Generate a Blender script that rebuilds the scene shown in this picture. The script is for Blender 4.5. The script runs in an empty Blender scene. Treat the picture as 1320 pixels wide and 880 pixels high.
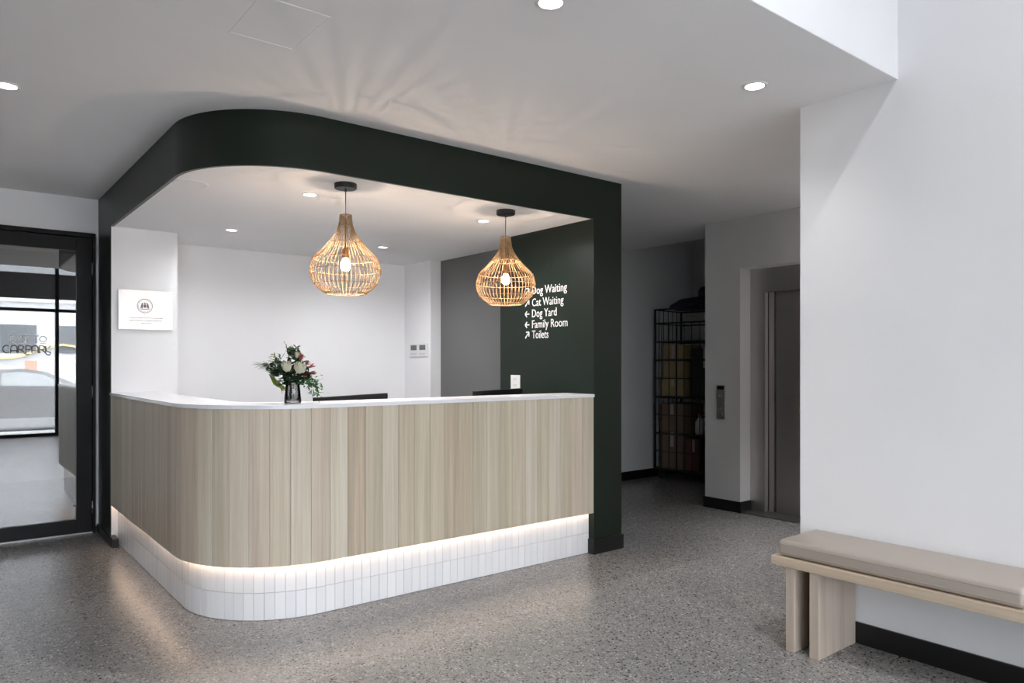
import bpy, bmesh, math, random
from mathutils import Vector, Matrix
random.seed(7)
S = bpy.context.scene
COL = S.collection
PI = math.pi

# ------------------------------------------------------------------ camera
EYE = 1.37
cam_d = bpy.data.cameras.new('camera'); cam = bpy.data.objects.new('camera', cam_d); COL.objects.link(cam)
cam_d.sensor_width = 36; cam_d.sensor_fit = 'HORIZONTAL'
cam_d.lens = 935.6 / 1320 * 36
cam_d.shift_y = 29 / 1320
cam_d.clip_start = 0.05; cam_d.clip_end = 300
cam.location = (0, 0, EYE)
cam.rotation_euler = (PI/2, 0, math.radians(51.51 - 90))
S.camera = cam

# ------------------------------------------------------------------ world, sun, daylight portals, exposure
w = bpy.data.worlds.new('sky'); S.world = w; w.use_nodes = True
nt = w.node_tree; bg = nt.nodes['Background']
bg.inputs['Color'].default_value = (0.86, 0.92, 1.0, 1)
bg.inputs['Strength'].default_value = 6.2
sun_d = bpy.data.lights.new('sun', 'SUN'); sun = bpy.data.objects.new('sun', sun_d); COL.objects.link(sun)
sun_d.energy = 9; sun_d.angle = math.radians(1.5); sun_d.color = (1, .97, .92)
sun.rotation_euler = Vector((-0.72, 0.26, 0.64)).to_track_quat('Z', 'Y').to_euler()
sun.location = (0, 0, 12)
def portal(x0, x1, z0, z1, y):
    l = bpy.data.lights.new('daylight_portal', 'AREA'); l.shape = 'RECTANGLE'
    l.size = x1 - x0; l.size_y = z1 - z0; l.cycles.is_portal = True
    o = bpy.data.objects.new('daylight_portal', l); COL.objects.link(o)
    o.location = ((x0+x1)/2, y, (z0+z1)/2); o.rotation_euler = (PI/2, 0, 0)
    return o
portal(-2.9, 3.5, 0.05, 2.55, -2.72); portal(-2.9, 3.5, 3.12, 5.05, -2.72)
S.view_settings.view_transform = 'Standard'; S.view_settings.look = 'None'
S.view_settings.gamma = 1; S.view_settings.use_curve_mapping = False
S.view_settings.exposure = 0.9
S.cycles.max_bounces = 10; S.cycles.diffuse_bounces = 6; S.cycles.transparent_max_bounces = 12
S.cycles.sample_clamp_indirect = 6

# ------------------------------------------------------------------ materials
def mat(name, col, rough=.6, metal=0, spec=.5, **k):
    m = bpy.data.materials.new(name); m.use_nodes = True
    b = m.node_tree.nodes['Principled BSDF']
    b.inputs['Base Color'].default_value = (*col, 1); b.inputs['Roughness'].default_value = rough
    b.inputs['Metallic'].default_value = metal; b.inputs['Specular IOR Level'].default_value = spec
    for kk, v in k.items(): b.inputs[kk.replace('_', ' ')].default_value = v
    return m
def nodes(m): return m.node_tree, m.node_tree.nodes['Principled BSDF']
def add(ntree, t, **k):
    n = ntree.nodes.new(t)
    for a, v in k.items(): setattr(n, a, v)
    return n
def ramp(ntree, fac, stops):
    r = ntree.nodes.new('ShaderNodeValToRGB'); e = r.color_ramp.elements
    while len(e) < len(stops): e.new(.5)
    for i, (p, c) in enumerate(stops): e[i].position = p; e[i].color = (*c, 1)
    ntree.links.new(fac, r.inputs['Fac']); return r
def coords(ntree, scale=(1, 1, 1)):
    tc = ntree.nodes.new('ShaderNodeTexCoord'); mp = ntree.nodes.new('ShaderNodeMapping')
    mp.inputs['Scale'].default_value = scale; mp.inputs['Location'].default_value = (.37, .11, .0437)
    ntree.links.new(tc.outputs['Object'], mp.inputs['Vector']); return mp.outputs['Vector']
def noise(ntree, vec, scale, detail=2, rough=.5):
    n = ntree.nodes.new('ShaderNodeTexNoise'); n.inputs['Scale'].default_value = scale
    n.inputs['Detail'].default_value = detail; n.inputs['Roughness'].default_value = rough
    ntree.links.new(vec, n.inputs['Vector']); return n
def mixc(ntree, a, b, fac, mode='MIX'):
    m = ntree.nodes.new('ShaderNodeMix'); m.data_type = 'RGBA'; m.blend_type = mode
    for s, v in ((6, a), (7, b), (0, fac)):
        if hasattr(v, 'links'): ntree.links.new(v, m.inputs[s])
        elif isinstance(v, tuple): m.inputs[s].default_value = (*v, 1)
        else: m.inputs[s].default_value = v
    return m.outputs[2]
def emit(name, col, strength):
    m = bpy.data.materials.new(name); m.use_nodes = True; t = m.node_tree
    t.nodes.remove(t.nodes['Principled BSDF'])
    e = t.nodes.new('ShaderNodeEmission'); e.inputs['Color'].default_value = (*col, 1); e.inputs['Strength'].default_value = strength
    t.links.new(e.outputs[0], t.nodes['Material Output'].inputs['Surface']); return m
def paint(name, col, rough=.6, spec=.4):
    m = mat(name, col, rough, spec=spec); t, b = nodes(m)
    n = noise(t, coords(t), 1.3, 3)
    r = ramp(t, n.outputs['Fac'], [(0.3, tuple(c*.97 for c in col)), (.7, tuple(min(1, c*1.02) for c in col))])
    t.links.new(r.outputs[0], b.inputs['Base Color'])
    n2 = noise(t, coords(t), 220, 2); bp = t.nodes.new('ShaderNodeBump'); bp.inputs['Strength'].default_value = .03; bp.inputs['Distance'].default_value = .001
    t.links.new(n2.outputs['Fac'], bp.inputs['Height']); t.links.new(bp.outputs[0], b.inputs['Normal'])
    return m
M = {}
M['white'] = paint('white_wall_paint', (.83, .83, .84), .55)
M['ceil'] = paint('ceiling_paint', (.82, .815, .825), .8, .2)
M['soffit'] = paint('soffit_paint', (.82, .815, .82), .8, .2)
M['green'] = paint('dark_green_paint', (.0085, .0150, .0100), .38, .28)
M['grey'] = paint('grey_wall_paint', (.145, .145, .145), .5)
M['lift_wall'] = paint('corridor_wall_paint', (.74, .74, .74), .6)
M['black'] = mat('black_skirting', (.006, .006, .006), .4)
M['alu_black'] = mat('black_powdercoat', (.005, .005, .0055), .42, spec=.2)
M['white_pl'] = mat('white_plastic', (.75, .75, .74), .35)
M['grey_pl'] = mat('grey_plastic', (.12, .12, .125), .3)
M['screen_black'] = mat('black_monitor_plastic', (.008, .008, .009), .45)
M['chrome'] = mat('satin_chrome', (.5, .5, .5), .3, 1)
M['stone'] = mat('white_stone_top', (.80, .80, .82), .22)
M['grout'] = mat('pale_grout', (.5, .5, .5), .8)
M['paint_white_sign'] = mat('white_vinyl', (.75, .76, .75), .5)
M['dlamp'] = emit('downlight_glow', (1, .97, .93), 9)
M['led'] = emit('warm_led_strip', (1, .70, .50), 8)
M['bulb'] = emit('warm_bulb_glow', (1, .82, .6), 14)
_t = M['bulb'].node_tree; _e = [n for n in _t.nodes if n.type == 'EMISSION'][0]; _tr = _t.nodes.new('ShaderNodeBsdfTransparent'); _ad = _t.nodes.new('ShaderNodeAddShader')
_t.links.new(_e.outputs[0], _ad.inputs[0]); _t.links.new(_tr.outputs[0], _ad.inputs[1]); _t.links.new(_ad.outputs[0], _t.nodes['Material Output'].inputs['Surface'])
M['brass'] = mat('copper_lampholder', (.35, .18, .1), .35, 1)
M['vinyl'] = mat('taupe_vinyl', (.37, .32, .275), .42)
M['plinth_steel'] = mat('steel_sill', (.3, .3, .3), .4, 1)

def floor_mat():
    m = mat('polished_concrete', (.3, .29, .28), .3); t, b = nodes(m); v = coords(t)
    big = noise(t, v, .9, 4, .6)
    base = ramp(t, big.outputs['Fac'], [(.3, (.27, .265, .262)), (.7, (.36, .35, .34))])
    mid = noise(t, v, 22, 3, .7)
    c = mixc(t, base.outputs[0], ramp(t, mid.outputs['Fac'], [(.3, (.72, .72, .72)), (.7, (1.0, .99, .97))]).outputs[0], 1.0, 'MULTIPLY')
    vo = add(t, 'ShaderNodeTexVoronoi'); vo.inputs['Scale'].default_value = 75; t.links.new(v, vo.inputs['Vector'])
    bw = add(t, 'ShaderNodeSeparateColor'); t.links.new(vo.outputs['Color'], bw.inputs[0])
    r1 = ramp(t, bw.outputs[0], [(0, (1, 1, 1)), (.15, (1, 1, 1)), (.18, (0, 0, 0)), (1, (0, 0, 0))])
    r2 = ramp(t, vo.outputs['Distance'], [(0, (1, 1, 1)), (.36, (1, 1, 1)), (.48, (0, 0, 0))])
    mk = mixc(t, r1.outputs[0], r2.outputs[0], 1.0, 'MULTIPLY')
    c = mixc(t, c, (.04, .038, .036), mk)
    r3 = ramp(t, bw.outputs[1], [(0, (0, 0, 0)), (.80, (0, 0, 0)), (.84, (.7, .7, .7)), (1, (.7, .7, .7))])
    mk2 = mixc(t, r3.outputs[0], r2.outputs[0], 1.0, 'MULTIPLY')
    c = mixc(t, c, (.56, .53, .50), mk2)
    vo2 = add(t, 'ShaderNodeTexVoronoi'); vo2.inputs['Scale'].default_value = 190; t.links.new(v, vo2.inputs['Vector'])
    s2 = add(t, 'ShaderNodeSeparateColor'); t.links.new(vo2.outputs['Color'], s2.inputs[0])
    r4 = ramp(t, s2.outputs[2], [(0, (.7, .7, .7)), (.16, (.7, .7, .7)), (.19, (0, 0, 0))])
    c = mixc(t, c, (.07, .066, .062), r4.outputs[0])
    t.links.new(c, b.inputs['Base Color'])
    b.inputs['Roughness'].default_value = .27
    b.inputs['Specular IOR Level'].default_value = .45
    return m
M['floor'] = floor_mat()

def wood_mat(name, lo, hi, tint=1.0, scale=(55, 55, 1.2), rnd=True):
    m = mat(name, hi, .45, spec=.35); t, b = nodes(m)
    v = coords(t, scale)
    if rnd:
        oi = add(t, 'ShaderNodeObjectInfo'); mul = add(t, 'ShaderNodeMath', operation='MULTIPLY'); mul.inputs[1].default_value = 40
        t.links.new(oi.outputs['Random'], mul.inputs[0])
        va = add(t, 'ShaderNodeVectorMath', operation='ADD'); t.links.new(v, va.inputs[0]); t.links.new(mul.outputs[0], va.inputs[1]); v = va.outputs[0]
    n = noise(t, v, .55, 3, .6)
    base = ramp(t, n.outputs['Fac'], [(.30, lo), (.70, hi)])
    n2 = noise(t, v, 3.2, 4, .75)
    c = mixc(t, base.outputs[0], ramp(t, n2.outputs['Fac'], [(.3, (.43, .42, .40)), (.65, (.55, .55, .55))]).outputs[0], .5, 'OVERLAY')
    if rnd:
        r = ramp(t, oi.outputs['Random'], [(0, (.42, .40, .38)), (.2, (.5, .50, .47)), (.4, (.53, .50, .50)), (.6, (.46, .46, .44)), (.8, (.56, .56, .56)), (1, (.49, .45, .44))])
        c = mixc(t, c, r.outputs[0], 1.0, 'OVERLAY')
    t.links.new(c, b.inputs['Base Color'])
    return m
M['oak'] = wood_mat('pale_oak_laminate', (.46, .40, .31), (.62, .555, .45))
M['oak_bench'] = wood_mat('bench_oak', (.42, .33, .24), (.56, .46, .35), scale=(40, 1.2, 40), rnd=False)
M['oak_leg'] = wood_mat('bench_leg_oak', (.40, .33, .27), (.54, .46, .39), scale=(35, 35, 1.2), rnd=False)
M['rattan'] = mat('natural_rattan', (.45, .3, .15), .6, spec=.2)
tt, bb = nodes(M['rattan']); nn = noise(tt, coords(tt), 40, 2)
tt.links.new(ramp(tt, nn.outputs['Fac'], [(.3, (.33, .20, .10)), (.7, (.46, .31, .17))]).outputs[0], bb.inputs['Base Color'])

def tile_mat():
    m = mat('glazed_white_tile', (.74, .74, .74), .18); t, b = nodes(m)
    oi = add(t, 'ShaderNodeObjectInfo')
    r = ramp(t, oi.outputs['Random'], [(0, (.79, .79, .80)), (.5, (.82, .82, .825)), (1, (.85, .85, .85))])
    t.links.new(r.outputs[0], b.inputs['Base Color'])
    n = noise(t, coords(t), 25, 2); bp = add(t, 'ShaderNodeBump'); bp.inputs['Strength'].default_value = .25; bp.inputs['Distance'].default_value = .004
    t.links.new(n.outputs['Fac'], bp.inputs['Height']); t.links.new(bp.outputs[0], b.inputs['Normal'])
    return m
M['tile'] = tile_mat()
def steel_mat(name, col, rough, sc):
    m = mat(name, col, rough, 1); t, b = nodes(m)
    n = noise(t, coords(t, sc), 6, 3, .6); bp = add(t, 'ShaderNodeBump'); bp.inputs['Strength'].default_value = .08; bp.inputs['Distance'].default_value = .002
    t.links.new(n.outputs['Fac'], bp.inputs['Height']); t.links.new(bp.outputs[0], b.inputs['Normal'])
    return m
M['steel'] = steel_mat('brushed_stainless', (.62, .60, .58), .42, (60, 60, 1))
M['plaque'] = steel_mat('brushed_silver_plaque', (.72, .72, .73), .42, (2, 1, 60))
def thin_glass(name, refl, tr):
    m = bpy.data.materials.new(name); m.use_nodes = True; t = m.node_tree; t.nodes.remove(t.nodes['Principled BSDF'])
    g = add(t, 'ShaderNodeBsdfGlossy'); g.inputs['Roughness'].default_value = .01
    g.inputs['Color'].default_value = (1, 1, 1, 1)
    tb = add(t, 'ShaderNodeBsdfTransparent'); tb.inputs['Color'].default_value = (tr, tr, tr, 1)
    f = add(t, 'ShaderNodeFresnel'); f.inputs['IOR'].default_value = refl
    mx = add(t, 'ShaderNodeMixShader'); t.links.new(f.outputs[0], mx.inputs[0]); t.links.new(tb.outputs[0], mx.inputs[1]); t.links.new(g.outputs[0], mx.inputs[2])
    t.links.new(mx.outputs[0], t.nodes['Material Output'].inputs['Surface']); return m
M['glass'] = thin_glass('clear_glazing', 1.3, .95); M['glass_high'] = thin_glass('tinted_high_glazing', 1.3, .42)
M['glass_refl'] = thin_glass('reflective_door_glass', 2.6, .6)

# ------------------------------------------------------------------ helpers
def obj(name, bm, m, parent=None, smooth=False, mats=None):
    me = bpy.data.meshes.new(name); bmesh.ops.recalc_face_normals(bm, faces=bm.faces[:]); bm.to_mesh(me); bm.free()
    for mm in (mats or [m]): me.materials.append(mm)
    if smooth:
        for p in me.polygons: p.use_smooth = True
    o = bpy.data.objects.new(name, me); COL.objects.link(o)
    if parent: o.parent = parent
    return o
def tag(o, label, cat, group=None):
    o['label'] = label; o['category'] = cat
    if group: o['group'] = group
    return o
def thing(name, label, cat, loc=(0, 0, 0), group=None, rotz=0):
    o = bpy.data.objects.new(name, None); COL.objects.link(o); o.location = loc; o.rotation_euler = (0, 0, rotz)
    o.empty_display_size = .1
    return tag(o, label, cat, group)
def struct(o): o['kind'] = 'structure'; return o
def abox(bm, x0, x1, y0, y1, z0, z1, mi=0):
    vs = [bm.verts.new((x, y, z)) for x in (x0, x1) for y in (y0, y1) for z in (z0, z1)]
    for f in ((0, 1, 3, 2), (4, 6, 7, 5), (0, 4, 5, 1), (2, 3, 7, 6), (0, 2, 6, 4), (1, 5, 7, 3)):
        fc = bm.faces.new([vs[i] for i in f]); fc.material_index = mi
    return vs
def box(name, x0, x1, y0, y1, z0, z1, m, parent=None, bev=0, seg=2):
    bm = bmesh.new(); abox(bm, x0, x1, y0, y1, z0, z1)
    if bev: bmesh.ops.bevel(bm, geom=bm.edges[:], offset=bev, segments=seg, affect='EDGES', profile=.5)
    return obj(name, bm, m, parent, smooth=False)
def boxes(name, lst, m, parent=None):
    bm = bmesh.new()
    for b in lst: abox(bm, *b)
    return obj(name, bm, m, parent)
def atube(bm, pts, r, n=6, closed=False, caps=True):
    pts = [Vector(p) for p in pts]; rings = []; up = Vector((0, 0, 1)); N = len(pts)
    for i, p in enumerate(pts):
        a = pts[(i-1) % N] if (closed or i > 0) else p
        b = pts[(i+1) % N] if (closed or i < N-1) else p
        d = (b-a).normalized(); ref = up if abs(d.z) < .95 else Vector((1, 0, 0))
        u = d.cross(ref).normalized(); v = d.cross(u).normalized()
        rr = r[i] if isinstance(r, (list, tuple)) else r
        rings.append([bm.verts.new(p + u*math.cos(2*PI*k/n)*rr + v*math.sin(2*PI*k/n)*rr) for k in range(n)])
    for i in range(N if closed else N-1):
        A, B = rings[i], rings[(i+1) % N]
        for k in range(n): bm.faces.new((A[k], A[(k+1) % n], B[(k+1) % n], B[k]))
    if caps and not closed: bm.faces.new(rings[0]); bm.faces.new(rings[-1][::-1])
def alathe(bm, prof, c=(0, 0, 0), n=32, cap=True):
    rings = [[bm.verts.new((c[0]+r*math.cos(2*PI*k/n), c[1]+r*math.sin(2*PI*k/n), c[2]+z)) for k in range(n)] for r, z in prof]
    for A, B in zip(rings, rings[1:]):
        for k in range(n): bm.faces.new((A[k], A[(k+1) % n], B[(k+1) % n], B[k]))
    if cap:
        if prof[0][0] > 1e-5: bm.faces.new(rings[0])
        if prof[-1][0] > 1e-5: bm.faces.new(rings[-1][::-1])
def aprism(bm, poly, z0, z1):
    A = [bm.verts.new((x, y, z0)) for x, y in poly]; B = [bm.verts.new((x, y, z1)) for x, y in poly]; n = len(poly)
    bm.faces.new(A); bm.faces.new(B[::-1])
    for i in range(n): bm.faces.new((A[i], A[(i+1) % n], B[(i+1) % n], B[i]))
def copy_thing(root, loc, label, group=None):
    r = root.copy(); COL.objects.link(r); r.location = loc; r['label'] = label
    if group: r['group'] = group
    for ch in [o for o in bpy.data.objects if o.parent == root]:
        c = ch.copy(); COL.objects.link(c); c.parent = r
        for g in [o for o in bpy.data.objects if o.parent == ch]:
            d = g.copy(); COL.objects.link(d); d.parent = c
    return r
def text_mesh(txt, width=None, height=None, depth=.002, size=1):
    cu = bpy.data.curves.new('t', 'FONT'); cu.body = txt; cu.size = size; cu.resolution_u = 3
    o = bpy.data.objects.new('t', cu); COL.objects.link(o)
    dg = bpy.context.evaluated_depsgraph_get(); me = bpy.data.meshes.new_from_object(o.evaluated_get(dg))
    bpy.data.objects.remove(o); bpy.data.curves.remove(cu)
    bm = bmesh.new(); bm.from_mesh(me); bpy.data.meshes.remove(me)
    xs = [v.co.x for v in bm.verts]; ys = [v.co.y for v in bm.verts]
    sx = width/(max(xs)-min(xs)) if width else 1; sy = height/(max(ys)-min(ys)) if height else (height or sx)
    if not height: sy = sx
    x0 = min(xs)
    for v in bm.verts: v.co.x = (v.co.x-x0)*sx; v.co.y *= sy
    g = bmesh.ops.extrude_face_region(bm, geom=bm.faces[:])
    for e in g['geom']:
        if isinstance(e, bmesh.types.BMVert): e.co.z += depth
    return bm

# ------------------------------------------------------------------ key dimensions
CZ, SZ = 2.712, 2.419          # main ceiling, reception soffit
DX0, DX1, DY = 1.047, 3.718, 3.728   # desk left face, desk right end, desk front
R = .62; YN = 6.225; YD = 6.755; RW = 3.555

# ------------------------------------------------------------------ the setting
struct(box('floor', -3, 7.8, -2.8, 10.5, -.12, 0, M['floor']))
struct(box('ceiling', -3, 6.37, 1.5495, 6.9, CZ, CZ+.12, M['ceil']))
struct(box('ceiling_void', -3.1, 3.7, -2.95, 1.7, 5.2, 5.35, M['white']))
struct(box('ceiling_nook', 6.37, 7.8, 1.9, 6.1, 3.3, 3.4, M['ceil']))
struct(box('wall_nook_upper', 6.37, 6.45, 4.2, 5.87, CZ, 3.3, M['ceil']))
struct(box('wall_bulkhead', -3, RW, 1.548, 1.70, CZ+.002, 5.2, M['white']))
struct(box('wall_right', RW, 3.70, -2.8, 2.04, 0, 5.2, M['white']))
struct(box('wall_corridor_near', 3.70, 7.8, 1.90, 2.04, 0, CZ, M['lift_wall']))
struct(box('wall_left', -3.15, -3, -2.8, 6.9, 0, 5.2, M['grey']))
struct(boxes('wall_door', [(-3, -.14, YD, 6.9, 0, CZ), (-.14, 1.023, YD, 6.9, 2.427, CZ), (1.023, DX0+.004, YD, 6.9, 0, CZ)], M['white']))
struct(box('wall_back', 1.5, 3.94, 6.77, 6.9, 0, SZ+.3, M['white']))
nib = struct(boxes('wall_nib', [(DX0+.004, 1.524, YN, 6.77, .068, CZ), (DX0+.03, 1.524, YN+.01, 6.77, 0, .068)], M['white']))
struct(box('trim_green_return', DX0, DX0+.004, YN, YD, 0, SZ-.002, M['green']))
struct(box('wall_side_return', 3.92, 4.04, 6.25, 6.9, 0, SZ+.3, M['white']))
struct(box('wall_passage', 4.04, 4.10, 4.833, 6.3, 0, CZ, M['grey']))
struct(box('wall_green', DX1, 4.006, DY, 4.833, 0, CZ, M['green']))
struct(box('wall_corridor_end', 4.10, 7.8, 5.87, 6.0, 0, 3.3, M['lift_wall']))
struct(box('wall_nook', 7.65, 7.8, 4.3, 5.87, 0, 3.3, M['lift_wall']))
struct(boxes('wall_lift', [(5.8, 7.65, 3.921, 4.309, 0, CZ), (5.8, 7.65, 2.04, 2.68, 0, CZ), (5.8, 6.2, 2.68, 3.921, 2.25, CZ),
                           (6.10, 6.2, 2.68, 3.921, 0, 2.25), (6.37, 7.65, 2.04, 4.309, CZ, 3.3)], M['lift_wall']))
# passage behind the glass door
struct(boxes('wall_rear_passage', [(-3, 3, 10.2, 10.35, 0, 2.7), (-3.1, -3, 6.9, 10.3, 0, 2.7), (2.2, 2.35, 6.9, 10.3, 0, 2.7)], M['grey']))
struct(box('ceiling_rear_passage', -3.1, 3, 6.9, 10.35, 2.7, 2.8, M['grey']))

# soffit over the reception with the rounded corner
def arc(r_off, n=14):
    """outline of desk: left line point -> arc -> front right, offset inwards by r_off"""
    cx, cy = DX0+R, DY+R; rr = R-r_off
    return [(cx-rr*math.cos(a), cy-rr*math.sin(a)) for a in [PI/2*i/n for i in range(n+1)]]
def path(off, yback, xend, n=14): return [(DX0+off, yback)] + arc(off, n) + [(xend, DY+off)]
bm = bmesh.new()
aprism(bm, path(.02, YN+.55, DX1) + [(DX1, 4.833), (4.04, 4.833), (4.04, 6.25), (3.92, 6.25), (3.92, 6.775)], SZ, SZ+.08)
struct(obj('ceiling_soffit', bm, M['soffit']))
bm = bmesh.new()
o_, i_ = path(0, YD, DX1, 28), path(.02, YD, DX1, 28)
aprism(bm, o_ + i_[::-1], SZ-.002, CZ)
fas = struct(obj('trim_green_fascia', bm, M['green']))
for p in fas.data.polygons:
    if abs(p.normal.z) < .5: p.use_smooth = True
try: fas.data.set_sharp_from_angle(angle=math.radians(30))
except Exception: pass
# baseboards
struct(boxes('baseboard_right', [(RW-.012, RW, -2.8, 2.052, 0, .104), (RW-.012, 3.70, 2.04, 2.052, 0, .104)], M['black']))
struct(boxes('baseboard_left', [(-3, -2.988, -2.8, YD, 0, .1), (-2.99, -.2, YD-.012, YD, 0, .1)], M['black']))
struct(boxes('baseboard_nib', [(DX0-.012, DX0, 6.07, YD, 0, .066), (DX0, DX0+.028, 6.07, YN+.01, 0, .066), (1.023, DX0, YD-.012, YD, 0, .05)], M['black']))
struct(boxes('baseboard_green', [(DX1-.012, 4.018, DY-.012, DY, 0, .105), (DX1-.012, DX1, DY, DY+.055, 0, .105), (4.006, 4.018, DY, 4.833, 0, .105)], M['black']))
struct(boxes('baseboard_corridor', [(5.788, 5.8, 3.909, 4.321, 0, .101), (5.8, 5.96, 3.909, 3.921, 0, .101), (5.8, 7.65, 4.309, 4.321, 0, .1), (4.1, 7.65, 5.858, 5.87, 0, .1), (7.638, 7.65, 4.321, 5.858, 0, .1)], M['black']))
# flush access panel on the ceiling
struct(boxes('trim_access_panel', [(.93, 1.20, 2.635, 2.641, CZ-.0015, CZ), (.93, 1.20, 3.005, 3.011, CZ-.0015, CZ), (.93, .936, 2.641, 3.005, CZ-.0015, CZ), (1.194, 1.2, 2.641, 3.005, CZ-.0015, CZ)], M['white']))

# ------------------------------------------------------------------ shop front behind the camera and the street (seen in the glass door)
sf = struct(thing('window_1', '', ''));
for k in ('label', 'category'): del sf[k]
XS = [-3, -1.4, .2, 1.80, 3.49]
for x in XS: box('mullion', x, x+.06, -2.86, -2.76, 0, 5.2, M['alu_black'], sf)
for z0, z1 in ((0, .06), (2.36, 2.42), (5.08, 5.2)): box('transom', -3, 3.55, -2.85, -2.77, z0, z1, M['alu_black'], sf)
box('spandrel_panel', -3, 3.55, -2.85, -2.78, 2.60, 3.08, M['grey_pl'], sf)
for a, b_ in zip(XS, XS[1:]):
    for z0, z1 in ((.06, 2.36), (2.42, 2.60), (3.08, 5.08)):
        box('pane', a+.06, b_, -2.815, -2.805, z0, z1, M['glass_high'] if z0 > 3 else M['glass'], sf)
M['asphalt'] = paint('asphalt', (.16, .16, .165), .8)
M['path'] = paint('concrete_footpath', (.55, .55, .53), .8)
struct(box('floor_street', -40, 40, -45, -4.6, -.3, -.15, M['asphalt']))
struct(boxes('floor_footpath', [(-40, 40, -4.6, -2.86, -.3, -.02), (-40, 40, -15.5, -12, -.3, -.05)], M['path']))
bt = thing('building', 'pale shop building across the street reflected in the glass door', 'building', (0, -20.5, -.1))
M['render'] = paint('pale_render', (.70, .70, .70), .8)
M['bwin'] = mat('dull_window', (.16, .17, .18), .2)
M['poster'] = mat('orange_poster', (.72, .40, .30), .6); M['yellow'] = mat('yellow_stripe', (.80, .66, .35), .6)
box('wall', -10, 14, -3, 0, 0, 3.9, M['render'], bt)
box('parapet', -10.1, 14.1, -3, .15, 3.9, 4.3, M['white'], bt)
for i, x in enumerate((-5.5, -4.2, -1.0, .3, 1.95, 3.8, 5.2, 7.5)):
    f = box('window', x, x+1.18, 0, .04, 1.9, 3.0, M['bwin'], bt)
box('poster', 2.75, 3.15, .0, .03, 1.1, 1.6, M['poster'], bt)
bm = bmesh.new(); pts = [(.5+i*.5, .12, 2.0+.28*math.sin(i*.8+2.2)) for i in range(14)]
for a, b2 in zip(pts, pts[1:]):
    v = [bm.verts.new(q) for q in (a, b2, (b2[0], b2[1], b2[2]-.08), (a[0], a[1], a[2]-.08))]; bm.faces.new(v)
g = bmesh.ops.extrude_face_region(bm, geom=bm.faces[:]); [setattr(e.co, 'y', e.co.y-.1) for e in g['geom'] if isinstance(e, bmesh.types.BMVert)]
obj('sign_stripe', bm, M['yellow'], bt)
# parked car
def car():
    t = thing('car', 'silver hatchback parked in the street, seen mirrored in the glass door', 'car', (1.5, -6.2, -.15))
    M['car'] = mat('silver_car_paint', (.55, .56, .58), .25, .4); M['tyre'] = mat('tyre', (.02, .02, .02), .8); M['cglass'] = mat('car_window', (.55, .58, .6), .08)
    prof = [(-2.15, .35), (-2.2, .75), (-2.1, .98), (-1.5, 1.05), (1.0, .98), (1.9, .86), (2.2, .68), (2.22, .35)]
    bm = bmesh.new(); ny = [(-.85, .93), (-.78, 1), (.78, 1), (.85, .93)]
    rings = []
    for y, s in ny: rings.append([bm.verts.new((x*s if s < 1 else x, y, z)) for x, z in prof])
    n = len(prof)
    for A, B in zip(rings, rings[1:]):
        for k in range(n): bm.faces.new((A[k], A[(k+1) % n], B[(k+1) % n], B[k]))
    bm.faces.new(rings[0]); bm.faces.new(rings[-1][::-1]); obj('body', bm, M['car'], t)
    cab = [(-1.75, 1.02), (-1.15, 1.38), (.0, 1.42), (.45, 1.34), (1.2, .97)]
    bm = bmesh.new(); A = [bm.verts.new((x, -.76 if z < 1.1 else -.6, z)) for x, z in cab]; B = [bm.verts.new((x, .76 if z < 1.1 else .6, z)) for x, z in cab]
    bm.faces.new(A); bm.faces.new(B[::-1])
    for i in range(5): bm.faces.new((A[i], A[(i+1) % 5], B[(i+1) % 5], B[i]))
    obj('cabin', bm, M['car'], t)
    for s in (-1, 1):
        for q in ([(-1.35, 1.06), (-1.05, 1.30), (-.45, 1.33), (-.45, 1.05)], [(-.38, 1.05), (-.38, 1.33), (.0, 1.35), (.4, 1.28), (.85, 1.02)]):
            bm = bmesh.new(); yy = lambda z: s*(.775-(z-1.0)*.43)
            v = [bm.verts.new((x, yy(z), z)) for x, z in q]; f = bm.faces.new(v)
            g = bmesh.ops.extrude_face_region(bm, geom=[f]); [setattr(e.co, 'y', e.co.y-s*.03) for e in g['geom'] if isinstance(e, bmesh.types.BMVert)]
            obj('window', bm, M['cglass'], t)
    for x in (-1.4, 1.4):
        for s in (-1, 1):
            bm = bmesh.new(); alathe(bm, [(.2, -.1), (.32, -.1), (.32, .1), (.2, .1)], n=24)
            wv = obj('wheel', bm, M['tyre'], t); wv.rotation_euler = (PI/2, 0, 0); wv.location = (x, s*.78, .32)
            bm = bmesh.new(); alathe(bm, [(.0, -.11), (.19, -.11), (.2, .11), (0, .11)], n=16)
            h = obj('hub', bm, M['chrome'], wv)
    box('bumper', 2.05, 2.28, -.75, .75, .3, .55, M['tyre'], t, .03)
car()

# ------------------------------------------------------------------ glass door (door_1)
d1 = struct(thing('door_1', 'x', 'x', (0, YD, 0)))
for k in ('label', 'category'): del d1[k]
A = M['alu_black']
boxes('door_frame', [(1.002, 1.023, -.04, .06, 0, 2.427), (-.14, 1.002, -.04, .06, 2.392, 2.427), (-.14, -.12, -.04, .06, 0, 2.392)], A, d1)
box('stile', .889, .998, -.025, .02, .012, 2.388, A, d1, .002); box('stile', -.115, -.01, -.025, .02, .012, 2.388, A, d1, .002)
box('rail', -.01, .889, -.025, .02, 2.279, 2.388, A, d1, .002); box('rail', -.01, .889, -.025, .02, .012, .120, A, d1, .002)
box('pane', -.012, .891, -.004, .002, .118, 2.281, M['glass_refl'], d1)
for z in (2.14, 1.145, .21):
    bm = bmesh.new(); atube(bm, [(1.0, -.031, z-.05), (1.0, -.031, z+.05)], .006, 8); obj('hinge', bm, M['chrome'], d1, True)
box('threshold', -.12, 1.002, -.02, .05, 0, .012, M['plinth_steel'], d1)
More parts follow.
